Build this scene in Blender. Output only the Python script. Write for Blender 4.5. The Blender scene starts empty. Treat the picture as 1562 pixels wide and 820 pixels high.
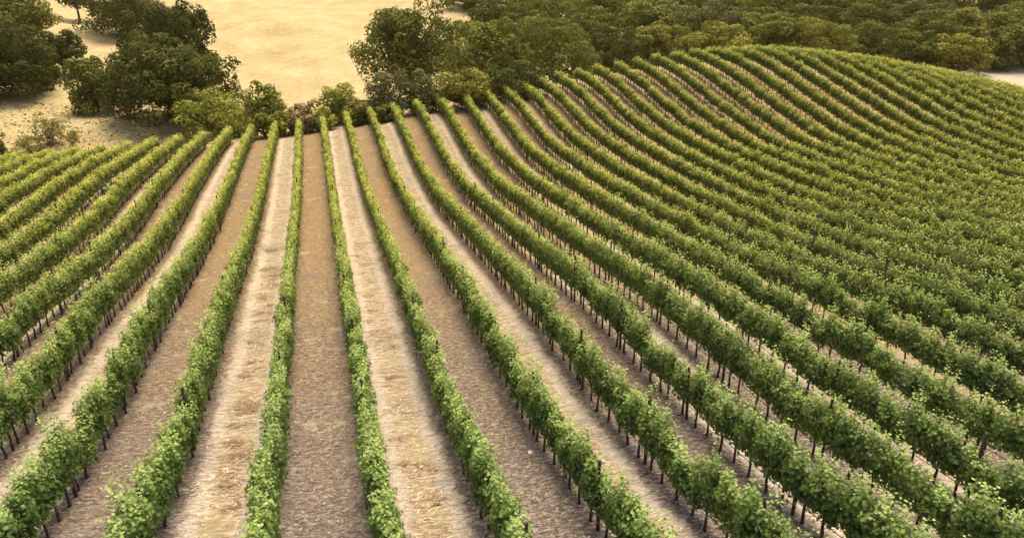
import bpy, math, random
import numpy as np
from mathutils import Vector, Matrix

SC = bpy.context.scene
COL = SC.collection
rng = np.random.default_rng(11)
random.seed(5)

# ------------------------------------------------------------------ camera
CAM = np.array([0.65, 0.0, 13.0])
FPX, PW, PH = 1075.0, 1562.0, 820.0
R_ = np.array([0.96466454, -0.26348118, 0.0])
F_ = np.array([0.24716501, 0.90492736, -0.34643315])
U_ = np.array([0.09127861, 0.33419178, 0.93807466])
cd = bpy.data.cameras.new('camera')
cam = bpy.data.objects.new('camera', cd)
COL.objects.link(cam)
cd.sensor_width = 36.0
cd.lens = FPX / PW * 36.0
cd.clip_start, cd.clip_end = 0.1, 6000
cam.matrix_world = Matrix(((R_[0], U_[0], -F_[0], CAM[0]), (R_[1], U_[1], -F_[1], CAM[1]),
                           (R_[2], U_[2], -F_[2], CAM[2]), (0, 0, 0, 1)))
SC.camera = cam

def project(p):
    q = np.atleast_2d(p) - CAM
    d = q @ F_
    dd = np.maximum(d, 1e-3)
    return PW/2 + FPX*(q @ R_)/dd, PH/2 - FPX*(q @ U_)/dd, d

# ------------------------------------------------------------------ terrain
GRID = """5.19,4.34,3.51,2.69,1.90,1.15,0.47,-0.14,-0.67,-1.12,-1.51,-1.85,-2.21,-2.62,-3.11,-3.66,-4.24,-4.83;5.21,4.36,3.51,2.69,1.90,1.17,0.49,-0.10,-0.60,-1.01,-1.33,-1.60,-1.89,-2.25,-2.73,-3.29,-3.87,-4.44;5.22,4.37,3.52,2.70,1.91,1.18,0.51,-0.07,-0.54,-0.90,-1.16,-1.35,-1.56,-1.86,-2.34,-2.93,-3.50,-4.04;5.23,4.37,3.52,2.69,1.90,1.18,0.54,-0.03,-0.49,-0.80,-0.97,-1.09,-1.22,-1.45,-1.97,-2.59,-3.11,-3.59;5.23,4.37,3.50,2.66,1.87,1.18,0.57,0.01,-0.44,-0.70,-0.75,-0.80,-0.90,-1.15,-1.65,-2.22,-2.65,-3.06;5.20,4.34,3.47,2.60,1.79,1.16,0.62,0.08,-0.38,-0.56,-0.41,-0.40,-0.53,-0.85,-1.26,-1.70,-2.07,-2.41;5.11,4.27,3.40,2.52,1.64,1.10,0.70,0.16,-0.23,-0.34,-0.13,-0.14,-0.25,-0.45,-0.76,-1.07,-1.37,-1.66;4.95,4.13,3.28,2.40,1.45,1.00,0.72,0.18,-0.13,-0.25,-0.12,-0.03,0.08,0.08,-0.08,-0.32,-0.57,-0.82;4.68,3.90,3.05,2.04,1.13,0.80,0.59,0.21,-0.10,-0.31,-0.21,0.05,0.43,0.69,0.65,0.49,0.29,0.08;4.28,3.55,2.79,1.76,0.99,0.87,0.58,0.19,-0.16,-0.46,-0.29,0.12,0.87,1.46,1.45,1.33,1.17,0.99;3.73,3.03,2.28,1.38,1.03,1.08,0.66,0.26,-0.06,-0.37,-0.15,0.31,1.41,2.39,2.27,2.18,2.06,1.90;3.10,2.43,1.69,0.94,0.79,0.68,0.39,0.20,0.11,0.11,0.34,0.75,1.90,3.07,3.06,3.05,2.93,2.74;2.46,1.89,1.33,0.88,0.72,0.35,-0.05,-0.12,-0.06,0.16,0.49,1.04,2.10,3.42,3.86,3.93,3.76,3.48;1.84,1.41,1.02,0.74,0.60,0.32,-0.05,-0.22,-0.16,0.21,0.65,1.30,2.39,3.92,4.77,4.81,4.48,4.05;1.24,0.94,0.67,0.48,0.33,0.12,-0.12,-0.22,-0.09,0.25,0.65,1.63,2.93,4.52,5.64,5.55,4.99,4.38;0.66,0.46,0.28,0.14,0.01,-0.13,-0.25,-0.26,-0.08,0.30,0.96,2.41,3.96,5.59,6.50,6.07,5.24,4.46;0.09,-0.04,-0.16,-0.25,-0.33,-0.39,-0.42,-0.33,-0.08,0.42,1.36,2.95,4.80,6.42,6.98,6.27,5.24,4.31;-0.49,-0.56,-0.62,-0.66,-0.68,-0.67,-0.59,-0.40,-0.04,0.57,1.64,3.36,5.25,6.80,6.99,6.09,4.97,3.93;-1.06,-1.08,-1.09,-1.08,-1.04,-0.95,-0.78,-0.48,0.01,0.79,1.99,3.69,5.35,6.48,6.43,5.51,4.39,3.31;-1.64,-1.61,-1.57,-1.51,-1.41,-1.25,-0.99,-0.59,0.02,0.90,2.14,3.64,4.99,5.74,5.51,4.60,3.51,2.43;-2.22,-2.15,-2.06,-1.96,-1.80,-1.58,-1.26,-0.79,-0.13,0.77,1.93,3.21,4.30,4.76,4.35,3.43,2.38,1.34;-2.79,-2.69,-2.57,-2.42,-2.23,-1.97,-1.61,-1.13,-0.48,0.34,1.33,2.36,3.24,3.51,2.90,1.98,1.00,0.06;-3.37,-3.23,-3.09,-2.91,-2.70,-2.42,-2.06,-1.60,-1.03,-0.35,0.38,1.09,1.62,1.68,1.11,0.30,-0.53,-1.31;-3.95,-3.79,-3.63,-3.44,-3.21,-2.93,-2.59,-2.19,-1.73,-1.25,-0.79,-0.45,-0.32,-0.44,-0.82,-1.42,-2.05,-2.59;-4.53,-4.36,-4.19,-3.99,-3.76,-3.50,-3.21,-2.88,-2.54,-2.23,-2.01,-1.96,-2.13,-2.36,-2.50,-2.86,-3.29,-3.64;-5.12,-4.95,-4.77,-4.57,-4.36,-4.13,-3.88,-3.63,-3.40,-3.22,-3.15,-3.21,-3.39,-3.56,-3.64,-3.83,-4.11,-4.36;-5.72,-5.54,-5.37,-5.18,-4.99,-4.79,-4.59,-4.40,-4.25,-4.16,-4.14,-4.21,-4.32,-4.39,-4.39,-4.42,-4.60,-4.79;-6.32,-6.16,-5.99,-5.82,-5.65,-5.48,-5.32,-5.18,-5.08,-5.03,-5.02,-5.05,-5.07,-5.03,-4.93,-4.85,-4.93,-5.08;-6.94,-6.78,-6.62,-6.47,-6.32,-6.18,-6.06,-5.95,-5.88,-5.84,-5.81,-5.78,-5.72,-5.60,-5.43,-5.27,-5.27,-5.35;-7.56,-7.41,-7.27,-7.13,-7.00,-6.89,-6.79,-6.71,-6.65,-6.60,-6.55,-6.46,-6.33,-6.15,-5.94,-5.75,-5.68,-5.67;-8.19,-8.05,-7.92,-7.80,-7.69,-7.60,-7.53,-7.47,-7.41,-7.35,-7.26,-7.13,-6.94,-6.71,-6.46,-6.24,-6.10,-6.01"""
G = np.array([[float(v) for v in c.split(',')] for c in GRID.split(';')])
GX0, GY0, GS = -48.0, -6.0, 6.0

def cubic(t):
    return (-.5*t**3+t**2-.5*t, 1.5*t**3-2.5*t**2+1, -1.5*t**3+2*t**2+.5*t, .5*t**3-.5*t**2)

def field_h(x, y):
    fx = np.clip((x-GX0)/GS, 0, G.shape[0]-1.001)
    fy = np.clip((y-GY0)/GS, 0, G.shape[1]-1.001)
    i = fx.astype(int); j = fy.astype(int)
    wx = cubic(fx-i); wy = cubic(fy-j)
    r = np.zeros_like(fx)
    for a in range(4):
        ia = np.clip(i+a-1, 0, G.shape[0]-1)
        for b in range(4):
            jb = np.clip(j+b-1, 0, G.shape[1]-1)
            r = r + wx[a]*wy[b]*G[ia, jb]
    return r

def sstep(a, b, v):
    t = np.clip((v-a)/(b-a), 0, 1)
    return t*t*(3-2*t)

def back_h(x, y):
    yb = 108.0 + np.where(x < -10, (x+10)*0.45, 0) - np.where(x > 30, np.minimum((x-30)*0.12, 12), 0)
    s = y - np.maximum(yb, 80) + 0.22*np.maximum(0, x-40)
    rise = np.log1p(np.exp(np.clip(s/14.0, -30, 30)))*14.0
    h = -0.9 + 0.15*rise
    h = h - 0.00006*np.maximum(0, rise-220)**2*0.9
    h = np.where(y < 40, np.minimum(h, -0.9), h)
    far = np.clip((np.hypot(x, y)-90)/80, 0, 1)
    h = h + far*(2.2*np.sin(x*.045+.6)*np.cos(y*.030) + 1.3*np.sin(x*.11+y*.05) + .4*np.sin(x*.2-y*.13))
    return h

def hgt(x, y):
    x = np.asarray(x, float); y = np.asarray(y, float)
    dx = np.maximum(np.maximum(-42-x, x-108), 0)
    dy = np.maximum(np.maximum(-3-y, y-81.5), 0)
    w = 1 - sstep(0, 15, np.hypot(dx, dy))
    h = w*field_h(x, y) + (1-w)*back_h(x, y)
    # a grassy spur at the left: its crest runs away from the block, the ground drops behind it
    lim = sstep(86, 96, y)*(1-sstep(140, 165, y))
    return h - 3.4*lim*sstep(0, 13, (-38.0+(y-94)*.118) - x)

def ray(u, v):
    return F_ + R_*(u-PW/2)/FPX - U_*(v-PH/2)/FPX

def on_ground(u, v, t0=20.0):
    d = ray(u, v)
    for t in np.arange(t0, 600, 0.5):
        p = CAM + d*t
        if p[2] <= hgt(p[0], p[1]):
            return p, t
    return p, t

def at_depth(u, t):
    d = ray(u, 60)
    p = CAM + d*t
    return np.array([p[0], p[1], float(hgt(p[0], p[1]))])

# ------------------------------------------------------------------ mesh + object helpers
def build_mesh(name, V, faces, mats=(), midx=None, tint=None, smooth=False):
    """V (n,3); faces: list of integer arrays (m,k)."""
    me = bpy.data.meshes.new(name)
    V = np.asarray(V, np.float32)
    me.vertices.add(len(V))
    me.vertices.foreach_set('co', V.ravel())
    loops = np.concatenate([np.asarray(f, np.int32).ravel() for f in faces])
    sizes = np.concatenate([np.full(len(f), np.asarray(f).shape[1], np.int32) for f in faces])
    starts = np.concatenate([[0], np.cumsum(sizes)[:-1]]).astype(np.int32)
    me.loops.add(len(loops))
    me.loops.foreach_set('vertex_index', loops)
    me.polygons.add(len(sizes))
    me.polygons.foreach_set('loop_start', starts)
    me.polygons.foreach_set('loop_total', sizes)
    for m in mats:
        me.materials.append(m)
    if midx is not None:
        me.polygons.foreach_set('material_index', np.asarray(midx, np.int32))
    if smooth:
        me.polygons.foreach_set('use_smooth', np.ones(len(sizes), bool))
    if tint is not None:
        a = me.attributes.new('tint', 'FLOAT', 'POINT')
        a.data.foreach_set('value', np.asarray(tint, np.float32))
    me.update(calc_edges=True)
    return me

def link(name, data, parent=None, loc=None):
    o = bpy.data.objects.new(name, data)
    COL.objects.link(o)
    if parent is not None:
        o.parent = parent
    if loc is not None:
        o.location = [float(c) for c in loc]
    return o

def tag(o, label=None, cat=None, group=None, kind=None):
    if label: o['label'] = label
    if cat: o['category'] = cat
    if group: o['group'] = group
    if kind: o['kind'] = kind
    return o

def norm(a):
    return a/np.maximum(np.linalg.norm(a, axis=-1, keepdims=True), 1e-9)

def tube(path, radii, sides=6, cap=True):
    path = np.asarray(path, float); n = len(path)
    tang = norm(np.gradient(path, axis=0))
    ref = np.array([0.31, 0.95, 0.05]) if abs(tang[0][2]) > .8 else np.array([0, 0, 1.0])
    V = []
    for i in range(n):
        a = norm(np.cross(tang[i], ref)); b = np.cross(tang[i], a)
        ang = np.linspace(0, 2*np.pi, sides, endpoint=False)
        V.append(path[i] + radii[i]*(np.cos(ang)[:, None]*a + np.sin(ang)[:, None]*b))
    V = np.concatenate(V)
    q = []
    for i in range(n-1):
        for s in range(sides):
            s2 = (s+1) % sides
            q.append((i*sides+s, i*sides+s2, (i+1)*sides+s2, (i+1)*sides+s))
    q = np.array(q)
    tris = []
    if cap:
        V = np.concatenate([V, path[-1:], path[:1]])
        for s in range(sides):
            tris.append(((n-1)*sides+s, (n-1)*sides+(s+1) % sides, n*sides))
            tris.append(((s+1) % sides, s, n*sides+1))
    return V, q, np.array(tris, int).reshape(-1, 3)

def join(parts):
    """parts: list of (V, quads, tris)"""
    V, Q, T, o = [], [], [], 0
    for v, q, t in parts:
        V.append(v)
        if len(q): Q.append(np.asarray(q)+o)
        if len(t): T.append(np.asarray(t)+o)
        o += len(v)
    f = []
    if Q: f.append(np.concatenate(Q))
    if T: f.append(np.concatenate(T))
    return np.concatenate(V), f

# ------------------------------------------------------------------ materials
def new_mat(name):
    m = bpy.data.materials.new(name); m.use_nodes = True
    nt = m.node_tree; nt.nodes.clear()
    return m, nt

class NT:
    def __init__(s, nt): s.nt = nt
    def n(s, t, **k):
        nd = s.nt.nodes.new(t)
        for a, b in k.items(): setattr(nd, a, b)
        return nd
    def l(s, a, b): s.nt.links.new(a, b)
    def math(s, op, a, b=None, c=None, clamp=False):
        nd = s.n('ShaderNodeMath', operation=op); nd.use_clamp = clamp
        for i, v in enumerate((a, b, c)):
            if v is None: continue
            if isinstance(v, (int, float)): nd.inputs[i].default_value = v
            else: s.l(v, nd.inputs[i])
        return nd.outputs[0]
    def mix(s, fac, a, b):
        nd = s.n('ShaderNodeMix', data_type='RGBA')
        for sock, v in ((nd.inputs['Factor'], fac), (nd.inputs['A'], a), (nd.inputs['B'], b)):
            pass
        ins = [nd.inputs[0], nd.inputs[6], nd.inputs[7]]
        for sk, v in zip(ins, (fac, a, b)):
            if isinstance(v, (int, float)): sk.default_value = v
            elif isinstance(v, tuple): sk.default_value = (*v, 1)
            else: s.l(v, sk)
        return nd.outputs[2]
    def noise(s, vec, scale, detail=4, rough=.55, dist=0.0):
        nd = s.n('ShaderNodeTexNoise'); nd.inputs['Scale'].default_value = scale
        nd.inputs['Detail'].default_value = detail; nd.inputs['Roughness'].default_value = rough
        nd.inputs['Distortion'].default_value = dist
        if vec is not None: s.l(vec, nd.inputs['Vector'])
        return nd.outputs[0]
    def ramp(s, fac, stops):
        nd = s.n('ShaderNodeValToRGB'); cr = nd.color_ramp
        while len(cr.elements) < len(stops): cr.elements.new(.5)
        for e, (p, c) in zip(cr.elements, stops):
            e.position = p; e.color = (*c, 1) if len(c) == 3 else c
        s.l(fac, nd.inputs[0]); return nd.outputs[0]
    def rng(s, v, a, b, c=0.0, d=1.0):
        nd = s.n('ShaderNodeMapRange'); nd.interpolation_type = 'SMOOTHSTEP'
        s.l(v, nd.inputs[0])
        for i, q in enumerate((a, b, c, d)): nd.inputs[i+1].default_value = q
        return nd.outputs[0]
    def scalev(s, vec, sx, sy, sz):
        nd = s.n('ShaderNodeVectorMath', operation='MULTIPLY'); s.l(vec, nd.inputs[0])
        nd.inputs[1].default_value = (sx, sy, sz); return nd.outputs[0]

def leaf_mat(name, dark, mid, light, yellow=None, transl=.35, rough=.55, ramp_y=None, spec=.25):
    """leaf colour from the per-leaf tint, a per-plant random and warm far light painted in by distance"""
    m, nt = new_mat(name); k = NT(nt)
    at = k.n('ShaderNodeAttribute', attribute_name='tint')
    oi = k.n('ShaderNodeObjectInfo')
    geo = k.n('ShaderNodeNewGeometry')
    nz = k.noise(geo.outputs['Position'], .35, 3)
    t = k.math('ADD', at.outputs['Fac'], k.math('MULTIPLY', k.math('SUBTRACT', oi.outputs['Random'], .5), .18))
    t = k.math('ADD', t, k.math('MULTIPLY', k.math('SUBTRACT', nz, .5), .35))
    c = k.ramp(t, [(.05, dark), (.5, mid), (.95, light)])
    if yellow is not None:  # golden far light painted into the leaf colour, stronger with distance
        sp = k.n('ShaderNodeSeparateXYZ'); k.l(geo.outputs['Position'], sp.inputs[0])
        d = k.math('ADD', sp.outputs[1], k.math('MULTIPLY', sp.outputs[0], .12))
        f = k.rng(d, ramp_y[0], ramp_y[1])
        c2 = k.ramp(t, [(.05, yellow[0]), (.5, yellow[1]), (.95, yellow[2])])
        c = k.mix(f, c, c2)
    b = k.n('ShaderNodeBsdfPrincipled'); k.l(c, b.inputs['Base Color'])
    b.inputs['Roughness'].default_value = rough
    b.inputs['Specular IOR Level'].default_value = spec
    tr = k.n('ShaderNodeBsdfTranslucent')
    k.l(k.mix(.5, c, (.30, .34, .05)), tr.inputs['Color'])
    mx = k.n('ShaderNodeMixShader'); mx.inputs[0].default_value = transl
    k.l(b.outputs[0], mx.inputs[1]); k.l(tr.outputs[0], mx.inputs[2])
    out = k.n('ShaderNodeOutputMaterial'); k.l(mx.outputs[0], out.inputs[0])
    return m

def plain_mat(name, c1, c2, scale=8.0, rough=.85, bump=.4, stretch=(1, 1, 1), use_tint=False):
    m, nt = new_mat(name); k = NT(nt)
    tc = k.n('ShaderNodeTexCoord')
    v = k.scalev(tc.outputs['Object'], *stretch)
    nz = k.noise(v, scale, 6, .65)
    fac = k.rng(nz, .3, .7)
    if use_tint:
        at = k.n('ShaderNodeAttribute', attribute_name='tint'); fac = at.outputs['Fac']
    c = k.mix(fac, c1, c2)
    b = k.n('ShaderNodeBsdfPrincipled'); k.l(c, b.inputs['Base Color'])
    b.inputs['Roughness'].default_value = rough; b.inputs['Specular IOR Level'].default_value = .2
    if bump:
        bp = k.n('ShaderNodeBump'); bp.inputs['Strength'].default_value = bump
        bp.inputs['Distance'].default_value = .02; k.l(nz, bp.inputs['Height']); k.l(bp.outputs[0], b.inputs['Normal'])
    out = k.n('ShaderNodeOutputMaterial'); k.l(b.outputs[0], out.inputs[0])
    return m

ROW0, RSP = -1.2, 2.4            # row k stands at x = ROW0 + k*RSP

def ground_material():
    m, nt = new_mat('field_soil_and_dry_grass'); k = NT(nt)
    geo = k.n('ShaderNodeNewGeometry'); P = geo.outputs['Position']
    sp = k.n('ShaderNodeSeparateXYZ'); k.l(P, sp.inputs[0])
    X, Y = sp.outputs[0], sp.outputs[1]
    flat = k.scalev(P, 1, 1, 0)
    wob = k.noise(k.scalev(P, 1, .55, 0), .9, 3)
    wob2 = k.noise(k.scalev(P, 1, .8, 0), 4.5, 4, .6)
    xs = k.math('ADD', X, k.math('MULTIPLY', k.math('SUBTRACT', wob, .5), .42))
    xs = k.math('ADD', xs, k.math('MULTIPLY', k.math('SUBTRACT', wob2, .5), .8))
    md = k.math('FLOORED_MODULO', xs, 4.8)
    dist = k.math('ABSOLUTE', k.math('SUBTRACT', md, 2.4))       # 0 = middle of a straw alley
    straw = k.rng(dist, 1.0, .66)
    core = k.rng(dist, .52, .30)
    # soil
    cross = k.noise(k.scalev(P, 1.5, 3.3, 0), 3.0, 8, .70, .5)
    fine = k.noise(flat, 11.0, 6, .7)
    big = k.noise(flat, .16, 3)
    bare = k.ramp(cross, [(.36, (.038, .028, .021)), (.47, (.086, .065, .050)), (.55, (.148, .115, .090)), (.66, (.35, .285, .225))])
    bare = k.mix(k.math('MULTIPLY', k.rng(fine, .50, .70), .5), bare, (.33, .27, .215))
    bare = k.mix(k.math('MULTIPLY', k.rng(fine, .48, .30), .6), bare, (.085, .055, .040))
    # more ochre towards the upper end: warm far light painted into the soil
    up = k.rng(k.math('ADD', Y, k.math('MULTIPLY', k.math('SUBTRACT', big, .5), 16)), 8, 42)
    ochre = k.ramp(cross, [(.33, (.095, .056, .022)), (.5, (.19, .120, .048)), (.66, (.36, .255, .115))])
    bare = k.mix(k.math('MULTIPLY', up, .9), bare, ochre)
    # cut straw: bleached wheel tracks on both sides, golden stubble with rusty heaps between
    wave = k.noise(k.scalev(P, .75, 3.4, 0), 2.6, 6, .62, 1.2)
    track = k.ramp(wave, [(.33, (.17, .138, .105)), (.5, (.30, .252, .192)), (.66, (.45, .395, .31))])
    gold = k.ramp(wave, [(.30, (.11, .074, .040)), (.44, (.215, .158, .090)), (.57, (.32, .25, .150)), (.72, (.47, .40, .275))])
    rust = k.noise(k.scalev(P, .9, 1.2, 0), .75, 5, .6)
    gold = k.mix(k.math('MULTIPLY', k.rng(rust, .56, .70), .55), gold, (.24, .115, .050))
    weed = k.noise(k.scalev(P, 1, .35, 0), .5, 3)
    gold = k.mix(k.math('MULTIPLY', k.rng(weed, .58, .70), .35), gold, (.30, .28, .09))
    track = k.mix(k.math('MULTIPLY', up, .55), track, (.42, .325, .185))  # same painted far warmth on the straw tracks
    st = k.mix(core, track, gold)
    st = k.mix(k.math('MULTIPLY', k.rng(fine, .45, .25), .45), st, (.19, .13, .08))
    hillf = k.rng(k.math('ADD', X, k.math('MULTIPLY', k.math('SUBTRACT', big, .5), 14)), 10, 26)
    st = k.mix(k.math('MULTIPLY', hillf, .72), st, ochre)
    field = k.mix(straw, bare, st)
    pat = k.noise(flat, .45, 5, .62)
    field = k.mix(k.math('MULTIPLY', k.rng(pat, .52, .66), .42), field, (.13, .10, .08))
    pat2 = k.noise(flat, .8, 4, .6)
    field = k.mix(k.math('MULTIPLY', k.rng(pat2, .58, .70), .38), field, (.40, .33, .25))
    # scattered straw blown over the bare alleys
    bits = k.noise(k.scalev(P, 1.6, 5.5, 0), 5.0, 4, .7)
    field = k.mix(k.math('MULTIPLY', k.rng(bits, .55, .66), .7), field, (.40, .33, .26))
    # pasture beyond the block
    dn = k.noise(flat, .12, 10, .70)
    dn2 = k.noise(k.scalev(P, 1.2, 1.2, 0), 2.2, 7, .75)
    grass = k.ramp(dn, [(.30, (.25, .175, .070)), (.44, (.315, .238, .105)), (.56, (.37, .29, .138)), (.70, (.44, .36, .19))])
    grass = k.mix(k.math('MULTIPLY', k.rng(dn2, .44, .60), .55), grass, (.235, .17, .068))
    tuft = k.noise(k.scalev(P, 1, 1.5, 0), .75, 6, .7)
    grass = k.mix(k.math('MULTIPLY', k.rng(tuft, .52, .66), .5), grass, (.225, .158, .062))
    grass = k.mix(k.math('MULTIPLY', k.rng(tuft, .46, .34), .5), grass, (.47, .39, .215))
    redd = k.noise(flat, .075, 4)
    grass = k.mix(k.math('MULTIPLY', k.rng(redd, .58, .68), .22), grass, (.36, .225, .10))
    # bleached clearing at the right-hand end
    cx = k.math('DIVIDE', k.math('SUBTRACT', X, 134), 32); cy = k.math('DIVIDE', k.math('SUBTRACT', Y, 101), 14)
    cl = k.math('ADD', k.math('MULTIPLY', cx, cx), k.math('MULTIPLY', cy, cy))
    cl = k.math('ADD', cl, k.math('MULTIPLY', k.math('SUBTRACT', big, .5), .5))
    grass = k.mix(k.math('MULTIPLY', k.rng(cl, 1.0, .6), .85), grass, (.38, .31, .22))
    edge = k.math('ADD', Y, k.math('MULTIPLY', k.math('SUBTRACT', wob, .5), 1.4))
    out_f = k.rng(edge, 80.6, 81.6)
    col = k.mix(out_f, field, grass)
    b = k.n('ShaderNodeBsdfPrincipled'); k.l(col, b.inputs['Base Color'])
    b.inputs['Roughness'].default_value = .95; b.inputs['Specular IOR Level'].default_value = .08
    hh = k.math('ADD', k.math('MULTIPLY', cross, .5), k.math('MULTIPLY', wave, .5))
    hh = k.math('ADD', hh, k.math('MULTIPLY', fine, .35))
    hh = k.math('ADD', hh, k.math('MULTIPLY', k.math('MULTIPLY', dn2, .9), out_f))
    bp = k.n('ShaderNodeBump'); bp.inputs['Strength'].default_value = .8; bp.inputs['Distance'].default_value = .16
    k.l(hh, bp.inputs['Height']); k.l(bp.outputs[0], b.inputs['Normal'])
    out = k.n('ShaderNodeOutputMaterial'); k.l(b.outputs[0], out.inputs[0])
    return m

# light and exposure: soft evening light through thin cloud
SUN_EL, SUN_AZ, SUN_E, SUN_ANG, SKY_E, EXPO = 74.0, 30.0, 2.4, 36.0, .13, 1.2
HAZE = .0001

# ------------------------------------------------------------------ ground
def axis(a, b, step, lo, hi, grow):
    v = list(np.arange(a, b+1e-6, step))
    s = step; x = b
    while x < hi: s *= grow; x += s; v.append(x)
    s = step; x = a
    while x > lo: s *= grow; x -= s; v.insert(0, x)
    return np.array(v)
ax = axis(-34, 100, .42, -900, 1100, 1.09)
ay = axis(4, 84, .42, -200, 1700, 1.07)
XX, YY = np.meshgrid(ax, ay, indexing='ij')
ZZ = hgt(XX, YY)
inf = ((XX > -36) & (XX < 102) & (YY > 3) & (YY < 85))
ZZ = ZZ + np.where(inf, rng.normal(0, .012, ZZ.shape), rng.normal(0, .03, ZZ.shape))
# low berm under every vine row
rowd = np.abs((XX-ROW0+RSP/2) % RSP - RSP/2)
ZZ = ZZ + np.where((YY > 6) & (YY < 80.5) & inf, .07*np.exp(-(rowd/.45)**2), 0)
n0, n1 = XX.shape
idx = np.arange(n0*n1).reshape(n0, n1)
quads = np.stack([idx[:-1, :-1], idx[1:, :-1], idx[1:, 1:], idx[:-1, 1:]], -1).reshape(-1, 4)
gm = build_mesh('ground', np.stack([XX, YY, ZZ], -1).reshape(-1, 3), [quads], [ground_material()], smooth=True)
tag(link('ground', gm), kind='structure')

# ------------------------------------------------------------------ vines
M_leaf = leaf_mat('grape_leaf', (.062, .105, .024), (.172, .242, .050), (.35, .42, .115),
                  ((.070, .088, .010), (.275, .288, .030), (.60, .56, .080)), transl=.34, ramp_y=(10, 58))
M_bark = plain_mat('vine_bark', (.035, .022, .016), (.095, .062, .045), 30, .9, .6, (1, 1, .25))
M_post = plain_mat('weathered_post_wood', (.036, .026, .020), (.10, .072, .052), 18, .85, .4, (1, 1, .15))
M_hose = plain_mat('black_hose', (.030, .026, .024), (.06, .05, .045), 3, .5, 0)

def leaf_cards(C, N, A, S, folded):
    """C centres (leaf base), N normals, A long axes, S sizes -> verts, quads, repeat"""
    B = np.cross(N, A)
    S = S[:, None]
    if folded:
        half = [(.26, -.10, .03), (.56, .16, .12), (.33, .34, .05), (.52, .66, .09), (.20, .66, .02)]
        pts = [C] + [C - B*S*x + A*S*y + N*S*z for x, y, z in half] + [C + A*S*1.02 - N*S*.08] + \
              [C + B*S*x + A*S*y + N*S*z for x, y, z in half]
        V = np.stack(pts, 1).reshape(-1, 3)
        o = np.arange(len(C))[:, None]*12
        Q = np.concatenate([o+np.array([[0, 6, 5, 4, 3, 2, 1]]), o+np.array([[0, 7, 8, 9, 10, 11, 6]])])
        return V, Q, 12
    pts = [C, C + B*S*.55 + A*S*.5, C + A*S*1.05 - N*S*.12, C - B*S*.55 + A*S*.5]
    V = np.stack(pts, 1).reshape(-1, 3)
    Q = np.arange(len(C)*4).reshape(-1, 4)
    return V, Q, 4

def make_foliage(r, shoots, per, size, folded, half=.37, trim=0.0):
    """one vine: shoots rising from the cordon, leaves round every shoot, pale young tips, top light painted into the tint"""
    C, N, A, S, T = [], [], [], [], []
    hv = r.uniform(-.10, .10)
    for s in range(shoots):
        y0 = -half + 2*half*(s+r.random())/shoots
        side = r.choice([-1, 1])
        kind = r.random()
        if kind < .52: top, lean = r.uniform(1.66, 1.98)+hv, side*r.uniform(.0, .20)
        elif kind < .76: top, lean = r.uniform(1.25, 1.55)+hv, side*r.uniform(.18, .34)
        else: top, lean = r.uniform(1.98, 2.30)+hv, side*r.uniform(.0, .24)
        if trim > 0:
            top = 1.78+hv*.5 + (top-1.78-hv)*(1-trim); lean = lean*(1-.45*trim)
        ly = r.normal(0, .13)
        t = np.sort(r.random(per))
        z = .77 + (top-.77)*t
        if .52 <= kind < .76: z = .82 + (top-.82)*np.sin(t*np.pi*.72)
        px = r.normal(0, .03) + lean*t**.8
        c = np.stack([px, y0 + ly*t, z], -1)
        ang = r.random(per)*2*np.pi
        rad = (.05+.17*r.random(per))*(1-.70*t**1.5)
        off = np.stack([np.cos(ang)*rad*1.2, np.sin(ang)*rad, r.normal(0, .05, per)-.02], -1)
        p = c + off
        outw = np.stack([p[:, 0]*1.8 + off[:, 0]*3, off[:, 1]*2, .16 + .70*np.clip((p[:, 2]-1.3)/.6, 0, 1)], -1)
        n = norm(outw + r.normal(0, .36, (per, 3)))
        a = np.stack([np.cos(ang), np.sin(ang), -.55+1.3*t**2], -1) + r.normal(0, .35, (per, 3))
        a = norm(a - n*np.sum(a*n, -1, keepdims=True))
        C.append(p); N.append(n); A.append(a)
        S.append(size*(.7+.6*r.random(per))*(1-.40*t**3))
        T.append(np.clip(.07 + .11*r.random(per) + .16*t**2.4 + (.53+.18*trim)*np.clip((p[:, 2]-1.18-.18*trim)/(.80-.2*trim), 0, 1)**1.15 + r.normal(0, .02), 0, 1))  # young tips paler; lit tops and shaded lower canopy painted in by height
    # a few old leaves round the cordon
    m = int(shoots*per*.16)
    p = np.stack([r.normal(0, .13, m), r.uniform(-half, half, m), r.uniform(.66, .96, m)], -1)
    n = norm(np.stack([p[:, 0]*4, r.normal(0, .4, m), np.full(m, .25)], -1)+r.normal(0, .35, (m, 3)))
    a = norm(np.stack([p[:, 0]*2, r.normal(0, .5, m), np.full(m, -.8)], -1))
    a = norm(a - n*np.sum(a*n, -1, keepdims=True))
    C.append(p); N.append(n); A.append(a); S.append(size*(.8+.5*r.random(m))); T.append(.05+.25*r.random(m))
    C, N, A, S, T = map(np.concatenate, (C, N, A, S, T))
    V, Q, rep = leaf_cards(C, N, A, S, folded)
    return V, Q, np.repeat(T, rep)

def make_trunk(r, sides=6):
    b = r.normal(0, .016, (5, 2)); b[0] = 0
    zz = np.array([-.06, .12, .38, .64, .84])
    path = np.stack([b[:, 0], b[:, 1], zz], -1)
    parts = [tube(path, [.054, .042, .037, .035, .032], sides)]
    for sgn in (-1, 1):
        q = np.array([path[-1] + [0, 0, -.03], path[-1] + [r.normal(0, .01), sgn*.14, .05], [r.normal(0, .02), sgn*.38, .88]])
        parts.append(tube(q, [.026, .02, .014], max(4, sides-1)))
    return join(parts)

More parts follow.
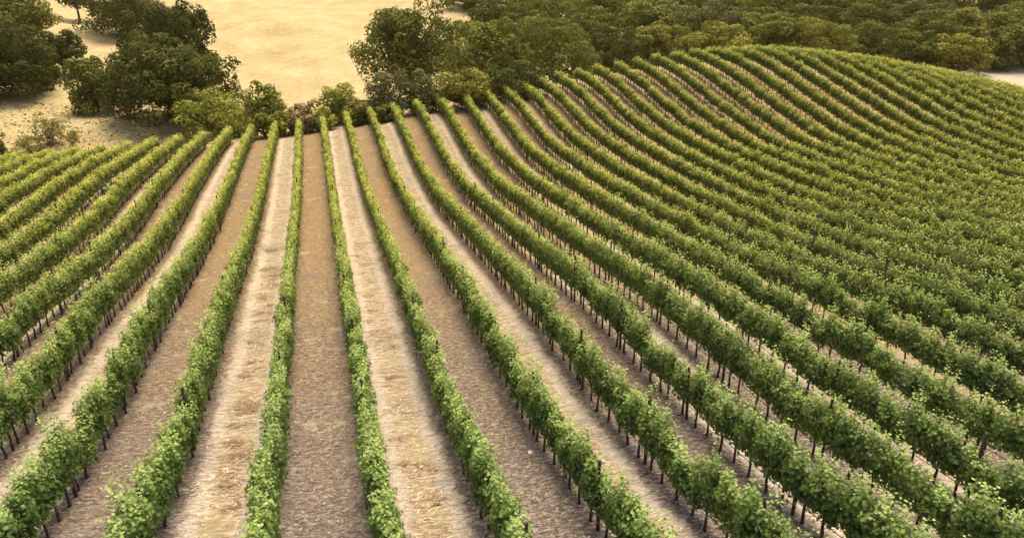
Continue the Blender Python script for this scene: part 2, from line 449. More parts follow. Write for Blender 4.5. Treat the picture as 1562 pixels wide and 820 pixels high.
NEARV, TRUNKS = [], []
for i in range(14):
    r = np.random.default_rng(100+i)
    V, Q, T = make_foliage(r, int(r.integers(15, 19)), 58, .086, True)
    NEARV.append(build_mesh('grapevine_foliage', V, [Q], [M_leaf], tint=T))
for i in range(8):
    r = np.random.default_rng(300+i)
    V, f = make_trunk(r)
    TRUNKS.append(build_mesh('grapevine_trunk', V, f, [M_bark], smooth=True))
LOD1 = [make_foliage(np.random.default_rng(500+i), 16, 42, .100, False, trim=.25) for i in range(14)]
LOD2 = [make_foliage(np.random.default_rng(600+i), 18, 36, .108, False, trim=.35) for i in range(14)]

VSP = .72
ROWS = range(-13, 44)
vines, posts = [], []
for k in ROWS:
    x = ROW0 + k*RSP
    y = 5.2 + (k*37 % 10)*.06
    i = 0
    while y < 79.4:
        xx = x + rng.normal(0, .035)
        if i % 7 == (k*3) % 7:
            posts.append((k, x + rng.normal(0, .03), y+VSP*.5))
        vines.append((k, xx, y + rng.normal(0, .05)))
        y += VSP; i += 1
    posts.append((k, x, y - .05))
vk = np.array([v[0] for v in vines])
vp = np.array([[v[1], v[2]] for v in vines])
vz = hgt(vp[:, 0], vp[:, 1])
vp3 = np.column_stack([vp, vz])
u, v, d = project(vp3 + np.array([0, 0, 1.3]))
px_h = FPX*2.0/np.maximum(d, .5)
seen = (d > 2) & (u > -40) & (u < PW+40) & (v > -20) & (v < PH + 26)
near_margin = (d > 1) & (u > -420) & (u < PW+420) & (v < PH+420)
core_seen = (d > 2) & (u > 3) & (u < PW-3) & (v < PH - 2)
order = np.argsort(np.where(core_seen, d, 1e9))
single = set(order[:300].tolist())

def ordinal(n):
    w = ['first', 'second', 'third', 'fourth', 'fifth', 'sixth', 'seventh', 'eighth', 'ninth', 'tenth', 'eleventh', 'twelfth']
    if n <= 12: return w[n-1]
    suf = 'th' if 10 <= n % 100 <= 20 else {1: 'st', 2: 'nd', 3: 'rd'}.get(n % 10, 'th')
    return '%d%s' % (n, suf)

def row_phrase(k):
    if k <= 0: return '%s row left of central bare strip' % ordinal(1-k)
    return '%s row right of central bare strip' % ordinal(k)

proto = {}
for k in sorted(set(vk[list(single)].tolist())):
    mine = sorted([i for i in single if vk[i] == k], key=lambda i: d[i])
    for n, i in enumerate(mine):
        if 'vine' not in proto:
            e = bpy.data.objects.new('grapevine', None); COL.objects.link(e)
            e.empty_display_size = .3
            tk = link('trunk', TRUNKS[0], e); fo = link('foliage', NEARV[0], e)
            proto['vine'] = (e, tk, fo)
        else:
            e0, t0, f0 = proto['vine']
            e = e0.copy(); tk = t0.copy(); fo = f0.copy()
            for o in (e, tk, fo): COL.objects.link(o)
            tk.parent = e; fo.parent = e
        tk.data = TRUNKS[i*7 % len(TRUNKS)]; fo.data = NEARV[i*5 % len(NEARV)]
        e.location = (float(vp3[i, 0]), float(vp3[i, 1]), float(vp3[i, 2]) + .05)
        s = float(rng.uniform(.86, 1.10)) if rng.random() > .025 else float(rng.uniform(.72, .82))
        e.scale = (float(rng.uniform(.80, 1.04)), 1.0, s)
        e.rotation_euler = (0, 0, (math.pi if rng.random() < .5 else 0) + float(rng.normal(0, .08)))
        tag(e, 'leafy grapevine, %s from front in the %s' % (ordinal(n+1), row_phrase(k)), 'grapevine', 'grapevines planted in rows')

# the rest of the vineyard, past the 300 largest vines
allV, allQ, allT, allM, off = [], [], [], [], 0
TV = [make_trunk(np.random.default_rng(800+i), 4) for i in range(6)]
for i in range(len(vines)):
    if i in single: continue
    if not (seen[i] or (near_margin[i] and (d[i] < 30 or abs(u[i]-PW/2) < PW/2+200))): continue
    far = sstep(38, 62, d[i])
    V, Q, T = (LOD1 if d[i] < 46 else LOD2)[int(rng.integers(14))]
    sx = rng.choice([-1, 1])*rng.uniform(.76, 1.0)*(1+.18*far)
    sx *= (1.35 if vp[i, 1] > 78.3 else 1.0)*(1.2 if vk[i] < -3 else 1.0); sy = rng.choice([-1, 1]); sz = (rng.uniform(.93, 1.06) if rng.random() > .008 else rng.uniform(.75, .88))*(1-.08*far)
    pos = vp3[i] + [0, 0, .05]
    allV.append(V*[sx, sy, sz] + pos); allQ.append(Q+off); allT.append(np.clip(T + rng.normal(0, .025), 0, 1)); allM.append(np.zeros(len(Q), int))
    off += len(V)
    V, f = TV[int(rng.integers(6))]
    q = f[0]
    allV.append(V + pos); allQ.append(q+off); allT.append(np.full(len(V), .5)); allM.append(np.ones(len(q), int))
    off += len(V)
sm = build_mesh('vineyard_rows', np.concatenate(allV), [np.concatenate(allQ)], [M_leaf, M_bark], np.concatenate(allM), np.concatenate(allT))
tag(link('vineyard_rows', sm), 'many further rows of grapevines running over the hill behind the nearest vines', 'vineyard', kind='stuff')
print('vines', len(vines), 'quads in stuff', sum(len(q) for q in allQ))

# ------------------------------------------------------------------ trellis posts
def post_mesh(r):
    path = np.array([[0, 0, -.25], [0, 0, .6], [r.normal(0, .006), r.normal(0, .006), 1.4], [r.normal(0, .01), r.normal(0, .01), 2.0], [0, 0, 2.03]])
    V, f = join([tube(path, [.046, .045, .042, .040, .030], 8),
                 tube([[-.05, 0, .92], [.05, 0, .92]], [.008, .008], 4), tube([[-.05, 0, 1.5], [.05, 0, 1.5]], [.008, .008], 4)])
    return build_mesh('trellis_post', V, f, [M_post], smooth=False)
PM = [post_mesh(np.random.default_rng(900+i)) for i in range(5)]
pp = np.array([[p[1], p[2]] for p in posts]); pk = np.array([p[0] for p in posts])
pz = hgt(pp[:, 0], pp[:, 1])
pu, pv, pd = project(np.column_stack([pp, pz+2.0]))
pseen = (pd > 2) & (pu > 4) & (pu < PW-4) & (pv < PH-4) & (pv > 0)
psel = np.argsort(np.where(pseen, pd, 1e9))[:min(150, int(pseen.sum()))]
psel = set(psel.tolist())
first = None
for k in sorted(set(pk[list(psel)].tolist())):
    mine = sorted([i for i in psel if pk[i] == k], key=lambda i: pd[i])
    for n, i in enumerate(mine):
        if first is None:
            o = link('trellis_post', PM[0]); first = o
        else:
            o = first.copy(); COL.objects.link(o)
        o.data = PM[i % 5]
        o.location = (float(pp[i, 0]), float(pp[i, 1]), float(pz[i]))
        o.rotation_euler = (float(rng.normal(0, .02)), float(rng.normal(0, .02)), float(rng.random()*6))
        o.scale = (1, 1, float(rng.uniform(.88, 1.09)))
        tag(o, 'dark trellis post, %s from front in the %s' % (ordinal(n+1), row_phrase(k)), 'post', 'trellis posts along the vine rows')
rest = [i for i in range(len(posts)) if i not in psel and ((pd[i] > 2) and -300 < pu[i] < PW+300)]
b8 = tube([[0, 0, -.2], [0, 0, 1.9]], [.042, .036], 5)
parts = [(b8[0] + [pp[i, 0], pp[i, 1], pz[i]], b8[1], b8[2]) for i in rest]
V, f = join(parts)
tag(link('trellis_posts', build_mesh('trellis_posts', V, f, [M_post])), 'many more dark trellis posts in the far vine rows', 'posts', kind='stuff')

# ------------------------------------------------------------------ drip hoses under the rows
for k in range(-5, 9):
    x = ROW0 + k*RSP
    ys = np.arange(6, 79.3, .9)
    path = np.column_stack([x + .10 + .012*np.sin(ys*1.7+k), ys, hgt(np.full(len(ys), x), ys) + .42 + .025*np.sin(ys*1.45+k*2)])
    V, q, t = tube(path, np.full(len(ys), .011), 5)
    o = link('drip_hose', build_mesh('drip_hose', V, [q, t], [M_hose], smooth=True))
    tag(o, 'thin drip hose strung low along the %s' % row_phrase(k), 'hose', 'drip hoses under the vine rows')

# ------------------------------------------------------------------ litter and clods on the soil
def litter(n, region, mat, name, label, size, stuff_rng):
    r = stuff_rng
    x = r.uniform(-26, 44, n*3); y = 8 + 62*r.random(n*3)**2.3
    m = np.abs((x % 4.8) - 2.4) + r.normal(0, .09, n*3)
    keep = region(m, r.random(n*3))
    x, y = x[keep][:n], y[keep][:n]
    rowd = np.abs((x-ROW0+RSP/2) % RSP - RSP/2)
    z = hgt(x, y) + .07*np.exp(-(rowd/.45)**2) + .018
    ang = np.where(r.random(len(x)) < .6, r.normal(0, .5, len(x)), r.uniform(0, 3.14, len(x)))
    L = size[0]*(.5+r.random(len(x))); Wd = size[1]*(.6+.8*r.random(len(x)))
    a = np.stack([np.cos(ang), np.sin(ang), r.normal(0, .18, len(x))], -1)
    b = np.stack([-np.sin(ang), np.cos(ang), r.normal(0, .4, len(x))], -1)
    c = np.stack([x, y, z], -1)
    V = np.stack([c-a*L[:, None]-b*Wd[:, None], c+a*L[:, None]-b*Wd[:, None]*.4, c+a*L[:, None]+b*Wd[:, None]*.4 + [0, 0, .01], c-a*L[:, None]+b*Wd[:, None]], 1).reshape(-1, 3)
    Q = np.arange(len(V)).reshape(-1, 4)
    tag(link(name, build_mesh(name, V, [Q], [mat], tint=np.repeat(r.random(len(x)), 4))), label, 'litter', kind='stuff')
M_straw = plain_mat('cut_straw', (.33, .22, .11), (.68, .57, .39), 1, .9, 0, use_tint=True)
M_leafl = plain_mat('dry_leaf_litter', (.055, .040, .030), (.42, .35, .275), 1, .9, 0, use_tint=True)
litter(56000, lambda m, q: m < .80, M_straw, 'cut_straw', 'loose cut straw lying across the pale alleys', (.062, .008), np.random.default_rng(41))
litter(75000, lambda m, q: m > .85, M_leafl, 'leaf_litter', 'dry leaves and clods scattered on the brown soil', (.027, .015), np.random.default_rng(42))

# rusty dead weeds heaped along the middle of the straw alleys
M_weed = plain_mat('rusty_dead_weed', (.11, .062, .034), (.36, .25, .14), 1, .9, 0, use_tint=True)
r = np.random.default_rng(77)
cl = []
for j in range(95):
    xc = float(r.choice([-2.4, -2.4, -2.4, 2.4, 2.4, -7.2])) + r.normal(0, .24)
    yc = 9 + 32*r.random()**1.4
    m = int(r.integers(25, 80)); sp = r.uniform(.12, .42)
    px_ = xc + r.normal(0, sp*.9, m); py_ = yc + r.normal(0, sp*.6, m)
    cl.append(np.column_stack([px_, py_]))
cl = np.concatenate(cl); n = len(cl)
c = np.column_stack([cl, hgt(cl[:, 0], cl[:, 1]) + .01])
ang = r.normal(0, .7, n); L = r.uniform(.05, .16, n)
a = np.stack([np.cos(ang)*L, np.sin(ang)*L, r.uniform(.0, .09, n)], -1)
b = np.stack([-np.sin(ang), np.cos(ang), np.zeros(n)], -1)*r.uniform(.006, .014, n)[:, None]
V = np.stack([c-a*[1, 1, 0]-b, c-a*[1, 1, 0]+b, c+a+b*.5, c+a-b*.5], 1).reshape(-1, 3)
tag(link('dead_weeds', build_mesh('dead_weeds', V, [np.arange(4*n).reshape(-1, 4)], [M_weed], tint=np.repeat(r.random(n), 4))), 'rusty dead weeds lying along the pale alleys', 'weeds', kind='stuff')

# ------------------------------------------------------------------ stones
M_rock = plain_mat('pale_stone', (.42, .36, .30), (.62, .55, .48), 9, .85, .5)
def rock(uv, size, label, seed):
    p, t = on_ground(*uv, t0=8)
    r = np.random.default_rng(seed)
    import bmesh
    bm = bmesh.new(); bmesh.ops.create_icosphere(bm, subdivisions=3, radius=1)
    ph = r.random(6)*6
    for vv in bm.verts:
        c = vv.co
        s = 1 + .16*math.sin(2.3*c.x+ph[0])*math.cos(2.9*c.y+ph[1]) + .10*math.sin(5*c.z+ph[2]) + .05*math.sin(9*c.x+7*c.y)
        vv.co = Vector((c.x*s*size, c.y*s*size*.75, c.z*s*size*.55))
    me = bpy.data.meshes.new('stone'); bm.to_mesh(me); bm.free(); me.materials.append(M_rock)
    o = link('stone', me, None, (p[0], p[1], float(hgt(p[0], p[1])) + size*.25)); o.rotation_euler = (0, 0, r.random()*6)
    tag(o, label, 'stone')
rock((160, 665), .17, 'whitish stone on the brown soil beside a row left of centre', 3)
rock((809, 693), .09, 'small pale stone lying on bare soil between rows right of centre', 4)

# ------------------------------------------------------------------ trees
M_tbark = plain_mat('oak_bark', (.040, .030, .022), (.12, .09, .065), 3, .95, .7, (1, 1, .3))
OAK = dict(
    dark=leaf_mat('dark_oak_leaf', (.020, .024, .006), (.062, .065, .015), (.165, .145, .036), transl=.15, spec=.04, rough=.8),
    olive=leaf_mat('olive_oak_leaf', (.040, .045, .009), (.122, .123, .025), (.285, .25, .058), transl=.18, spec=.04, rough=.8),
    gold=leaf_mat('golden_olive_leaf', (.062, .062, .011), (.19, .172, .031), (.40, .335, .074), transl=.2, spec=.04, rough=.8),
    grey=leaf_mat('grey_olive_leaf', (.060, .053, .020), (.128, .110, .042), (.22, .185, .076), transl=.18, spec=.04, rough=.8),
    green=leaf_mat('willow_green_leaf', (.110, .112, .018), (.28, .265, .045), (.48, .43, .09), transl=.3, spec=.06),
    brown=leaf_mat('dry_brown_leaf', (.11, .068, .028), (.26, .175, .074), (.46, .33, .15), transl=.2, spec=.1),
    straw=leaf_mat('pale_weed_leaf', (.17, .14, .04), (.36, .30, .10), (.56, .47, .19), transl=.3, spec=.1))

def crown_arrays(r, nclump, nleaf, leaf, flat=.62, low=-.30, spread=1.0, core=.16):
    """unit crown: radius about 1, centre at 0, leafy billows with gaps between them"""
    dirs = norm(r.normal(0, 1, (nclump*6, 3)))
    dirs = dirs[dirs[:, 2] > low]
    keep = []
    for q in dirs:
        if all(np.dot(q, w) < math.cos(1.5/math.sqrt(nclump)) for w in keep): keep.append(q)
        if len(keep) >= nclump: break
    dirs = np.array(keep); nc = len(dirs)
    ph = r.random(3)*6
    lump = 1 + .22*np.sin(dirs[:, 0]*3+ph[0]) + .18*np.sin(dirs[:, 1]*4+ph[1]) + .10*np.sin(dirs[:, 2]*5+ph[2])
    rad = r.uniform(.55, .95, nc)*lump
    rad = np.minimum(rad, .98)
    C = dirs*rad[:, None]*[spread, spread, flat]
    cr = r.uniform(.95, 1.5, nc)*1.2/math.sqrt(nc)
    ni = max(4, nclump//3)
    Ci = norm(r.normal(0, 1, (ni, 3)))*r.uniform(.15, .55, (ni, 1))*[1, 1, flat]
    C = np.concatenate([C, Ci]); cr = np.concatenate([cr, r.uniform(.18, .28, ni)])
    w = cr**2; cnt = np.maximum(8, (nleaf*w/w.sum()).astype(int))
    P, N, S, T = [], [], [], []
    for c, q, n in zip(C, cr, cnt):
        dn = norm(r.normal(0, 1, (n, 3)) + [0, 0, .25])
        rr = q*(.84+.20*r.random(n)**.8)
        rr = rr*(1+.26*np.sin(dn[:, 0]*6+c[0]*9)*np.sin(dn[:, 1]*6+c[1]*9)*np.cos(dn[:, 2]*5))
        rr = np.where(r.random(n) < .08, rr*1.25, rr)
        P.append(c + dn*rr[:, None]*[1.05, 1.05, .86])
        N.append(norm(dn*[.9, .9, 1.15] + r.normal(0, .32, (n, 3))))
        S.append(leaf*(.6+.8*r.random(n)))
        T.append(np.clip(r.uniform(.24, .54) + r.normal(0, .10, n), 0, 1))
    P, N, S, T = map(np.concatenate, (P, N, S, T))
    A = r.normal(0, 1, P.shape); A = norm(A - N*np.sum(A*N, -1, keepdims=True))
    B = np.cross(N, A); S = S[:, None]
    V = np.stack([P-A*S*.6, P+B*S*.42+N*S*.1, P+A*S*.6, P-B*S*.42+N*S*.1], 1).reshape(-1, 3)
    Q = np.arange(len(V)).reshape(-1, 4)
    return V, Q, np.repeat(T, 4), C

def trunk_arrays(r, C, scale, crown_z, trunk_r, nlimb=9, stems=1):
    """trunk from the ground to the crown's heart, limbs out to its clumps (C unit, scaled)"""
    parts = []
    heads = []
    for s in range(stems):
        a = r.random()*6.28; sp = .0 if stems == 1 else .35*scale[0]*.3
        top = np.array([math.cos(a)*sp, math.sin(a)*sp, crown_z - .28*scale[2]])
        base = np.array([math.cos(a)*sp*.35, math.sin(a)*sp*.35, -.4])
        mid = (top+base)/2 + np.append(r.normal(0, .07*scale[0], 2)*.6, 0)
        parts.append(tube([base, base*.6+mid*.4, mid, top], [trunk_r*1.5, trunk_r*1.05, trunk_r*.9, trunk_r*.72], 8))
        heads.append((mid, top))
    sel = r.permutation(len(C))[:nlimb]
    for j, i in enumerate(sel):
        mid, top = heads[j % len(heads)]
        st = mid*(.3)+top*.7
        en = C[i]*scale + [0, 0, crown_z]
        m1 = st*.5 + en*.5 + [0, 0, .10*scale[2]] + r.normal(0, .05, 3)*scale[0]
        parts.append(tube([st, m1, st*.1+en*.9], [trunk_r*.55, trunk_r*.34, trunk_r*.12], 6))
    return join(parts)

def tree(name, label, cat, pos, width, height, style, seed, group=None, nclump=34, nleaf=7000, leaf=.30, low_frac=.18, flat=None, trunk_r=None, stems=1, spread=1.0, depthscale=1.0, nlimb=9, low=-.3):
    r = np.random.default_rng(seed)
    rx = width/2
    ch = height*(1-low_frac)                   # crown height
    fl = .62 if flat is None else flat
    V, Q, T, C = crown_arrays(r, nclump, nleaf, leaf/rx, 1.0, low, spread)
    zmin, zmax = np.percentile(V[:, 2], 1), np.percentile(V[:, 2], 99.6)
    sz = ch/(zmax-zmin); cz = height - zmax*sz
    sx = rx/np.percentile(np.abs(V[:, 0]), 99)
    scale = np.array([sx, sx*depthscale, sz])
    # keep the leaves themselves unstretched: scale their centres only
    Vq = V.reshape(-1, 4, 3); cen = Vq.mean(1, keepdims=True)
    V2 = (cen*scale + (Vq-cen)*rx).reshape(-1, 3) + [0, 0, cz]
    e = bpy.data.objects.new(name, None); COL.objects.link(e); e.location = [float(c) for c in pos]
    tr = trunk_r or max(.05, .028*height)
    tv, tf = trunk_arrays(r, C, scale, cz, tr, nlimb, stems)
    link('trunk', build_mesh(name+'_trunk', tv, tf, [M_tbark], smooth=True), e)
    link('crown', build_mesh(name+'_crown', V2, [Q], [OAK[style]], tint=T), e)
    tag(e, label, cat, group)
    return e

def tree_px(name, label, cat, u, vbase, vtop, wpx, style, seed, t=None, **kw):
    """a tree standing on the slope; its size worked out from the photograph"""
    if t is None:
        p, t = on_ground(u, vbase, 70)
    else:
        p = at_depth(u, t)
    pos = np.array([p[0], p[1], float(hgt(p[0], p[1]))])
    ztop = (CAM + ray(u, vtop)*t)[2]
    return tree(name, label, cat, pos, wpx*t/FPX, max(1.0, ztop-pos[2]), style, seed, **kw)

BIG = dict(nclump=105, nleaf=30000, leaf=.31, nlimb=18, low_frac=.05, low=-.55)
tree_px('oak_tree', 'large dark round oak standing on the golden slope left of centre', 'tree', 274, 186, 54, 180, 'dark', 21, **BIG)
tree_px('oak_tree', 'dark oak rising behind and above the large round oak on the golden slope', 'tree', 272, 146, 6, 128, 'dark', 22, **BIG)
tree_px('oak_tree', 'small thin oak with straggly crown at the left foot of the large round oak', 'tree', 150, 172, 86, 70, 'olive', 23, nclump=44, nleaf=8000, leaf=.28, low_frac=.05, low=-.5)
tree_px('oak_tree', 'dark oak cut by the top edge of the photo left of the golden hillside', 'tree', 198, 58, -40, 118, 'dark', 24, nclump=70, nleaf=17000, leaf=.34, low_frac=.05, low=-.5)
tree_px('oak_tree', 'small oak with bare trunk showing at the top left of the hillside', 'tree', 122, 36, -32, 52, 'dark', 25, nclump=20, nleaf=3000, leaf=.4, low_frac=.35)
tree_px('oak_tree', 'broad dark oak filling the left edge above the sunlit spur', 'tree', -6, 150, 30, 150, 'dark', 26, **BIG)
tree_px('oak_tree', 'olive oak with golden top behind the broad dark oak at the left edge', 'tree', 36, 70, -25, 130, 'olive', 27, nclump=44, nleaf=9000, leaf=.42)
tree_px('round_bush', 'round dark bush-like oak on the spur between the two dark oak groups', 'bush', 98, 116, 46, 68, 'dark', 28, nclump=30, nleaf=6000, leaf=.34, low_frac=.06, low=-.6)
tree_px('shrub', 'small dark bush at the foot of the spur below the round bush-like oak', 'shrub', 72, 126, 92, 44, 'olive', 30, nclump=20, nleaf=2600, leaf=.3, low_frac=.02, low=-.7)
# shrubs along the upper end of the block
SH = dict(low_frac=.04, low=-.7, trunk_r=.06, stems=3, group='shrubs along the far end of the vineyard')
tree_px('shrub', 'bright yellow-green bushy shrub in front of the large round oak', 'shrub', 326, 208, 132, 98, 'green', 31, nclump=44, nleaf=6500, leaf=.27, **SH)
tree_px('shrub', 'upright grey-green shrub between the yellow-green shrub and a brown shrub', 'shrub', 405, 209, 122, 66, 'green', 32, nclump=40, nleaf=5500, leaf=.27, **SH)
tree_px('shrub', 'low brown half-dry shrub behind the vine row ends', 'shrub', 462, 202, 152, 60, 'brown', 33, nclump=30, nleaf=4600, leaf=.24, **SH)
tree_px('shrub', 'small round green shrub standing alone below the golden hillside', 'shrub', 519, 190, 126, 58, 'green', 34, nclump=30, nleaf=5200, leaf=.22, **SH)
tree_px('shrub', 'low dry scrub right of the lone round green shrub', 'shrub', 560, 186, 150, 60, 'grey', 35, nclump=26, nleaf=3600, leaf=.22, **SH)
tree_px('weed_clump', 'tall pale wispy weeds at the far left corner of the vines', 'weeds', 80, 226, 172, 44, 'straw', 36, nclump=16, nleaf=1500, leaf=.2, **SH)
tree_px('weed_clump', 'low yellowish weeds left of the tall wispy weeds', 'weeds', 46, 234, 203, 36, 'straw', 37, nclump=14, nleaf=1300, leaf=.18, **SH)
tree_px('weed_clump', 'small tuft of weeds right of the tall wispy weeds', 'weeds', 113, 226, 196, 20, 'straw', 38, nclump=10, nleaf=700, leaf=.16, **SH)
tree_px('shrub', 'dark little bush cut by the left edge beside the vines', 'shrub', -4, 240, 210, 36, 'dark', 39, nclump=14, nleaf=1500, leaf=.2, **SH)
tree_px('shrub', 'small light green bush between the two taller green shrubs', 'shrub', 366, 210, 160, 44, 'green', 46, nclump=24, nleaf=3600, leaf=.2, **SH)
tree_px('shrub', 'light green sprawling bush tucked left of the grey twiggy shrub', 'shrub', 592, 186, 158, 46, 'gold', 47, nclump=24, nleaf=3200, leaf=.2, **SH)
tree_px('shrub', 'low light green bush at the row ends left of the brown shrub', 'shrub', 432, 208, 168, 42, 'green', 48, nclump=20, nleaf=2600, leaf=.18, **SH)
tree_px('shrub', 'low light green bush at the row ends right of the brown shrub', 'shrub', 494, 200, 160, 40, 'green', 49, nclump=20, nleaf=2600, leaf=.18, **SH)
tree_px('shrub', 'low olive bush at the row ends just right of the lone round green shrub', 'shrub', 545, 192, 154, 40, 'gold', 50, nclump=20, nleaf=2600, leaf=.18, **SH)
# wood: the trees along its left edge
tree_px('oak_tree', 'spreading oak with a long limb to the left at the edge of the wood', 'tree', 630, 160, 2, 156, 'olive', 41, nclump=85, nleaf=24000, leaf=.31, nlimb=20, low=-.4, low_frac=.2)
tree_px('shrub', 'grey twiggy shrub under the left side of the spreading oak', 'shrub', 592, 180, 100, 66, 'grey', 42, nclump=24, nleaf=3000, leaf=.24, **SH)
tree_px('shrub', 'grey-brown shrub under the right side of the spreading oak', 'shrub', 646, 172, 104, 62, 'grey', 43, nclump=24, nleaf=3000, leaf=.24, **SH)
tree_px('shrub', 'yellowish olive thicket right of the grey shrubs beside the row ends', 'shrub', 706, 168, 104, 84, 'gold', 44, nclump=28, nleaf=4200, leaf=.26, **SH)
tree_px('shrub', 'dark shaded thicket close behind the rising row ends', 'shrub', 780, 150, 92, 84, 'dark', 45, nclump=28, nleaf=4200, leaf=.26, **SH)

NAMES = {'dark': 'dark green', 'olive': 'dull olive', 'gold': 'golden-olive', 'grey': 'grey-olive'}
front = [(738, 110, 30, 140, 'olive'), (850, 114, 10, 158, 'olive'), (930, 124, 40, 96, 'dark'), (1000, 128, 50, 88, 'gold'),
         (1082, 126, 34, 122, 'gold'), (1178, 130, 46, 72, 'gold'), (1252, 128, 40, 92, 'gold'), (1338, 132, 50, 96, 'olive'),
         (1412, 138, 42, 100, 'olive'), (1474, 142, 54, 84, 'gold')]
ranks = {1: front}
for rk, (t, n, vt, u0) in enumerate([(145, 11, 20, 690), (160, 11, 4, 716), (178, 12, -8, 690), (200, 13, -22, 712), (228, 14, -36, 690)], start=2):
    L = []
    for i in range(n):
        uu = u0 + (1640-u0)*(i + .5 + rng.uniform(-.28, .28))/n
        L.append((uu, t*rng.uniform(.97, 1.04), vt + rng.uniform(-24, 16), rng.uniform(78, 142)*150/t*1.1, rng.choice(['olive', 'dark', 'gold', 'olive', 'grey', 'olive'])))
    ranks[rk] = L
rankname = {1: 'front', 2: 'second', 3: 'third', 4: 'fourth', 5: 'fifth', 6: 'rearmost'}
protos = {}
def wood_tree(style, u_, t, vt, wpx, label, seed, big):
    pos = at_depth(u_, t)
    ztop = (CAM + ray(u_, vt)*t)[2]
    h = float(np.clip(ztop-pos[2], 6.5, 17)); w = wpx*t/FPX
    if big:
        return tree('woodland_oak', label, 'tree', pos, w, h, style, seed, 'trees of the wood behind the vineyard', nclump=48, nleaf=11000, leaf=.37, low_frac=.08, low=-.45)
    v = seed % 3
    if (style, v) not in protos:
        e = tree('woodland_oak', label, 'tree', pos, w, h, style, 7000+seed, 'trees of the wood behind the vineyard', nclump=42, nleaf=8500, leaf=.44, low_frac=.08, low=-.45)
        protos[(style, v)] = (e, w, h); return e
    e0, w0, h0 = protos[(style, v)]
    e = e0.copy(); COL.objects.link(e)
    for ch in list(e0.children):
        c = ch.copy(); COL.objects.link(c); c.parent = e
    e.location = [float(c) for c in pos]
    e.scale = (w/w0, w/w0*float(rng.uniform(.9, 1.1)), h/h0)
    e.rotation_euler = (0, 0, float(rng.random()*6.28))
    tag(e, label, 'tree', 'trees of the wood behind the vineyard')
    return e
tree_px('woodland_oak', 'olive oak at the inner end of the pale clearing on the right', 'tree', 1502, 104, 46, 64, 'olive', 61, nclump=44, nleaf=9500, leaf=.38, low_frac=.03, low=-.5)
tree_px('woodland_oak', 'dull oak behind the middle of the pale clearing on the right', 'tree', 1546, 101, 34, 72, 'olive', 62, nclump=44, nleaf=9500, leaf=.38, low_frac=.08)
tree_px('woodland_oak', 'oak cut by the right edge behind the pale clearing', 'tree', 1604, 101, 38, 84, 'gold', 63, nclump=44, nleaf=9500, leaf=.38, low_frac=.08)
tree_px('woodland_oak', 'golden-olive oak at the very left tip of the pale clearing', 'tree', 1452, 106, 52, 80, 'gold', 64, nclump=44, nleaf=9500, leaf=.38, low_frac=.04, low=-.5)
tree_px('woodland_oak', 'bushy olive oak left of the tip of the pale clearing', 'tree', 1392, 100, 48, 84, 'olive', 65, nclump=44, nleaf=9500, leaf=.38, low_frac=.04, low=-.5)
sd = 0
for rk, L in ranks.items():
    for n, (u_, t, vt, wpx, style) in enumerate(sorted(L)):
        sd += 1
        lab = '%s oak, %s from left in the %s rank of the hilltop wood' % (NAMES[str(style)], ordinal(n+1), rankname[rk])
        wood_tree(str(style), u_, t, vt, wpx, lab, sd if rk > 1 else 5000+sd, rk == 1)

# ------------------------------------------------------------------ dry grass of the pasture
def grass(n, name, label, seed, box, hh, mat):
    r = np.random.default_rng(seed)
    x = r.uniform(box[0], box[1], n); y = box[2] + (box[3]-box[2])*r.random(n)**1.5
    z = hgt(x, y)
    h = hh*(.5+r.random(n)); ang = r.random(n)*3.14
    wv = np.stack([np.cos(ang), np.sin(ang), np.zeros(n)], -1)*(.09+.10*r.random(n))[:, None]
    c = np.stack([x, y, z-.03], -1)
    tip = np.stack([r.normal(0, .16, n), r.normal(0, .16, n), h], -1)
    V = np.stack([c-wv, c+wv, c+tip+wv*.5, c+tip-wv*.9], 1).reshape(-1, 3)
    tag(link(name, build_mesh(name, V, [np.arange(4*n).reshape(-1, 4)], [mat], tint=np.repeat(r.random(n), 4))), label, 'grass', kind='stuff')
M_dry = plain_mat('dry_grass', (.40, .29, .12), (.50, .38, .17), 1, .9, 0, use_tint=True)
grass(14000, 'dry_grass', 'dry golden grass covering the slope beyond the vines', 71, (-60, 40, 81.6, 104), .12, M_dry)

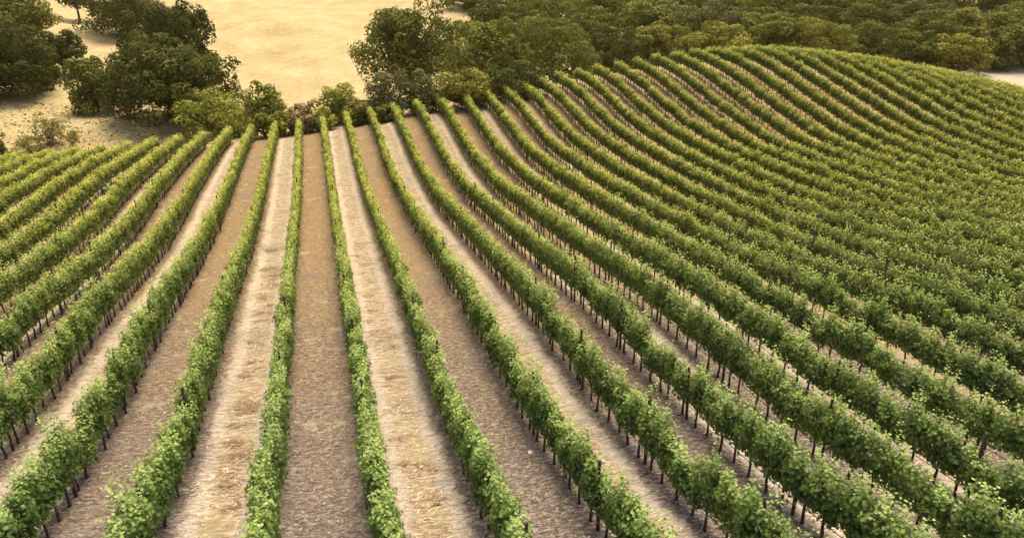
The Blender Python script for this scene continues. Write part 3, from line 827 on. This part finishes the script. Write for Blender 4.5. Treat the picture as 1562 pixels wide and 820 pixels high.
# ------------------------------------------------------------------ light
EL, AZ = math.radians(SUN_EL), math.radians(SUN_AZ)        # azimuth from +Y towards +X
s = Vector((math.sin(AZ)*math.cos(EL), math.cos(AZ)*math.cos(EL), math.sin(EL)))
sl = bpy.data.lights.new('sun', 'SUN'); sl.energy = SUN_E; sl.angle = math.radians(SUN_ANG); sl.color = (1.0, .91, .74)
so = bpy.data.objects.new('sun', sl); COL.objects.link(so); so.rotation_euler = (-s).to_track_quat('-Z', 'Y').to_euler(); so.location = (0, 0, 120)
w = bpy.data.worlds.new('World'); SC.world = w; w.use_nodes = True
k = NT(w.node_tree); w.node_tree.nodes.clear()
sky = k.n('ShaderNodeTexSky', sky_type='NISHITA'); sky.sun_disc = False
sky.sun_elevation = EL; sky.sun_rotation = AZ; sky.air_density = 1.0; sky.dust_density = 6.0; sky.ozone_density = .4
bg = k.n('ShaderNodeBackground'); bg.inputs[1].default_value = SKY_E
k.l(sky.outputs[0], bg.inputs[0])
ow = k.n('ShaderNodeOutputWorld'); k.l(bg.outputs[0], ow.inputs[0])
vs = SC.view_settings
vs.view_transform = 'Standard'; vs.look = 'None'; vs.gamma = 1.0; vs.use_curve_mapping = False; vs.exposure = EXPO
SC.render.engine = 'CYCLES'
SC.cycles.max_bounces = 6; SC.cycles.transparent_max_bounces = 4; SC.cycles.use_denoising = True
SC.cycles.diffuse_bounces = 4; SC.cycles.glossy_bounces = 2; SC.cycles.transmission_bounces = 3

if HAZE > 0:
    import bmesh
    bm = bmesh.new(); bmesh.ops.create_cube(bm, size=1)
    x0, x1, y0, y1, z0, z1 = -905, 1105, -205, 1705, float(ZZ.min())-1.0, max(float(ZZ.max()), 40)+8
    for vv in bm.verts:
        vv.co = Vector(((x0, x1)[vv.co.x > 0], (y0, y1)[vv.co.y > 0], (z0, z1)[vv.co.z > 0]))
    me = bpy.data.meshes.new('haze'); bm.to_mesh(me); bm.free()
    m, nt = new_mat('warm_evening_haze'); k = NT(nt)
    pv = k.n('ShaderNodeVolumePrincipled'); pv.inputs['Density'].default_value = HAZE
    pv.inputs['Color'].default_value = (1.0, .74, .32, 1); pv.inputs['Anisotropy'].default_value = .2
    out = k.n('ShaderNodeOutputMaterial'); k.l(pv.outputs[0], out.inputs['Volume'])
    me.materials.append(m)
    tag(link('haze', me), kind='stuff')
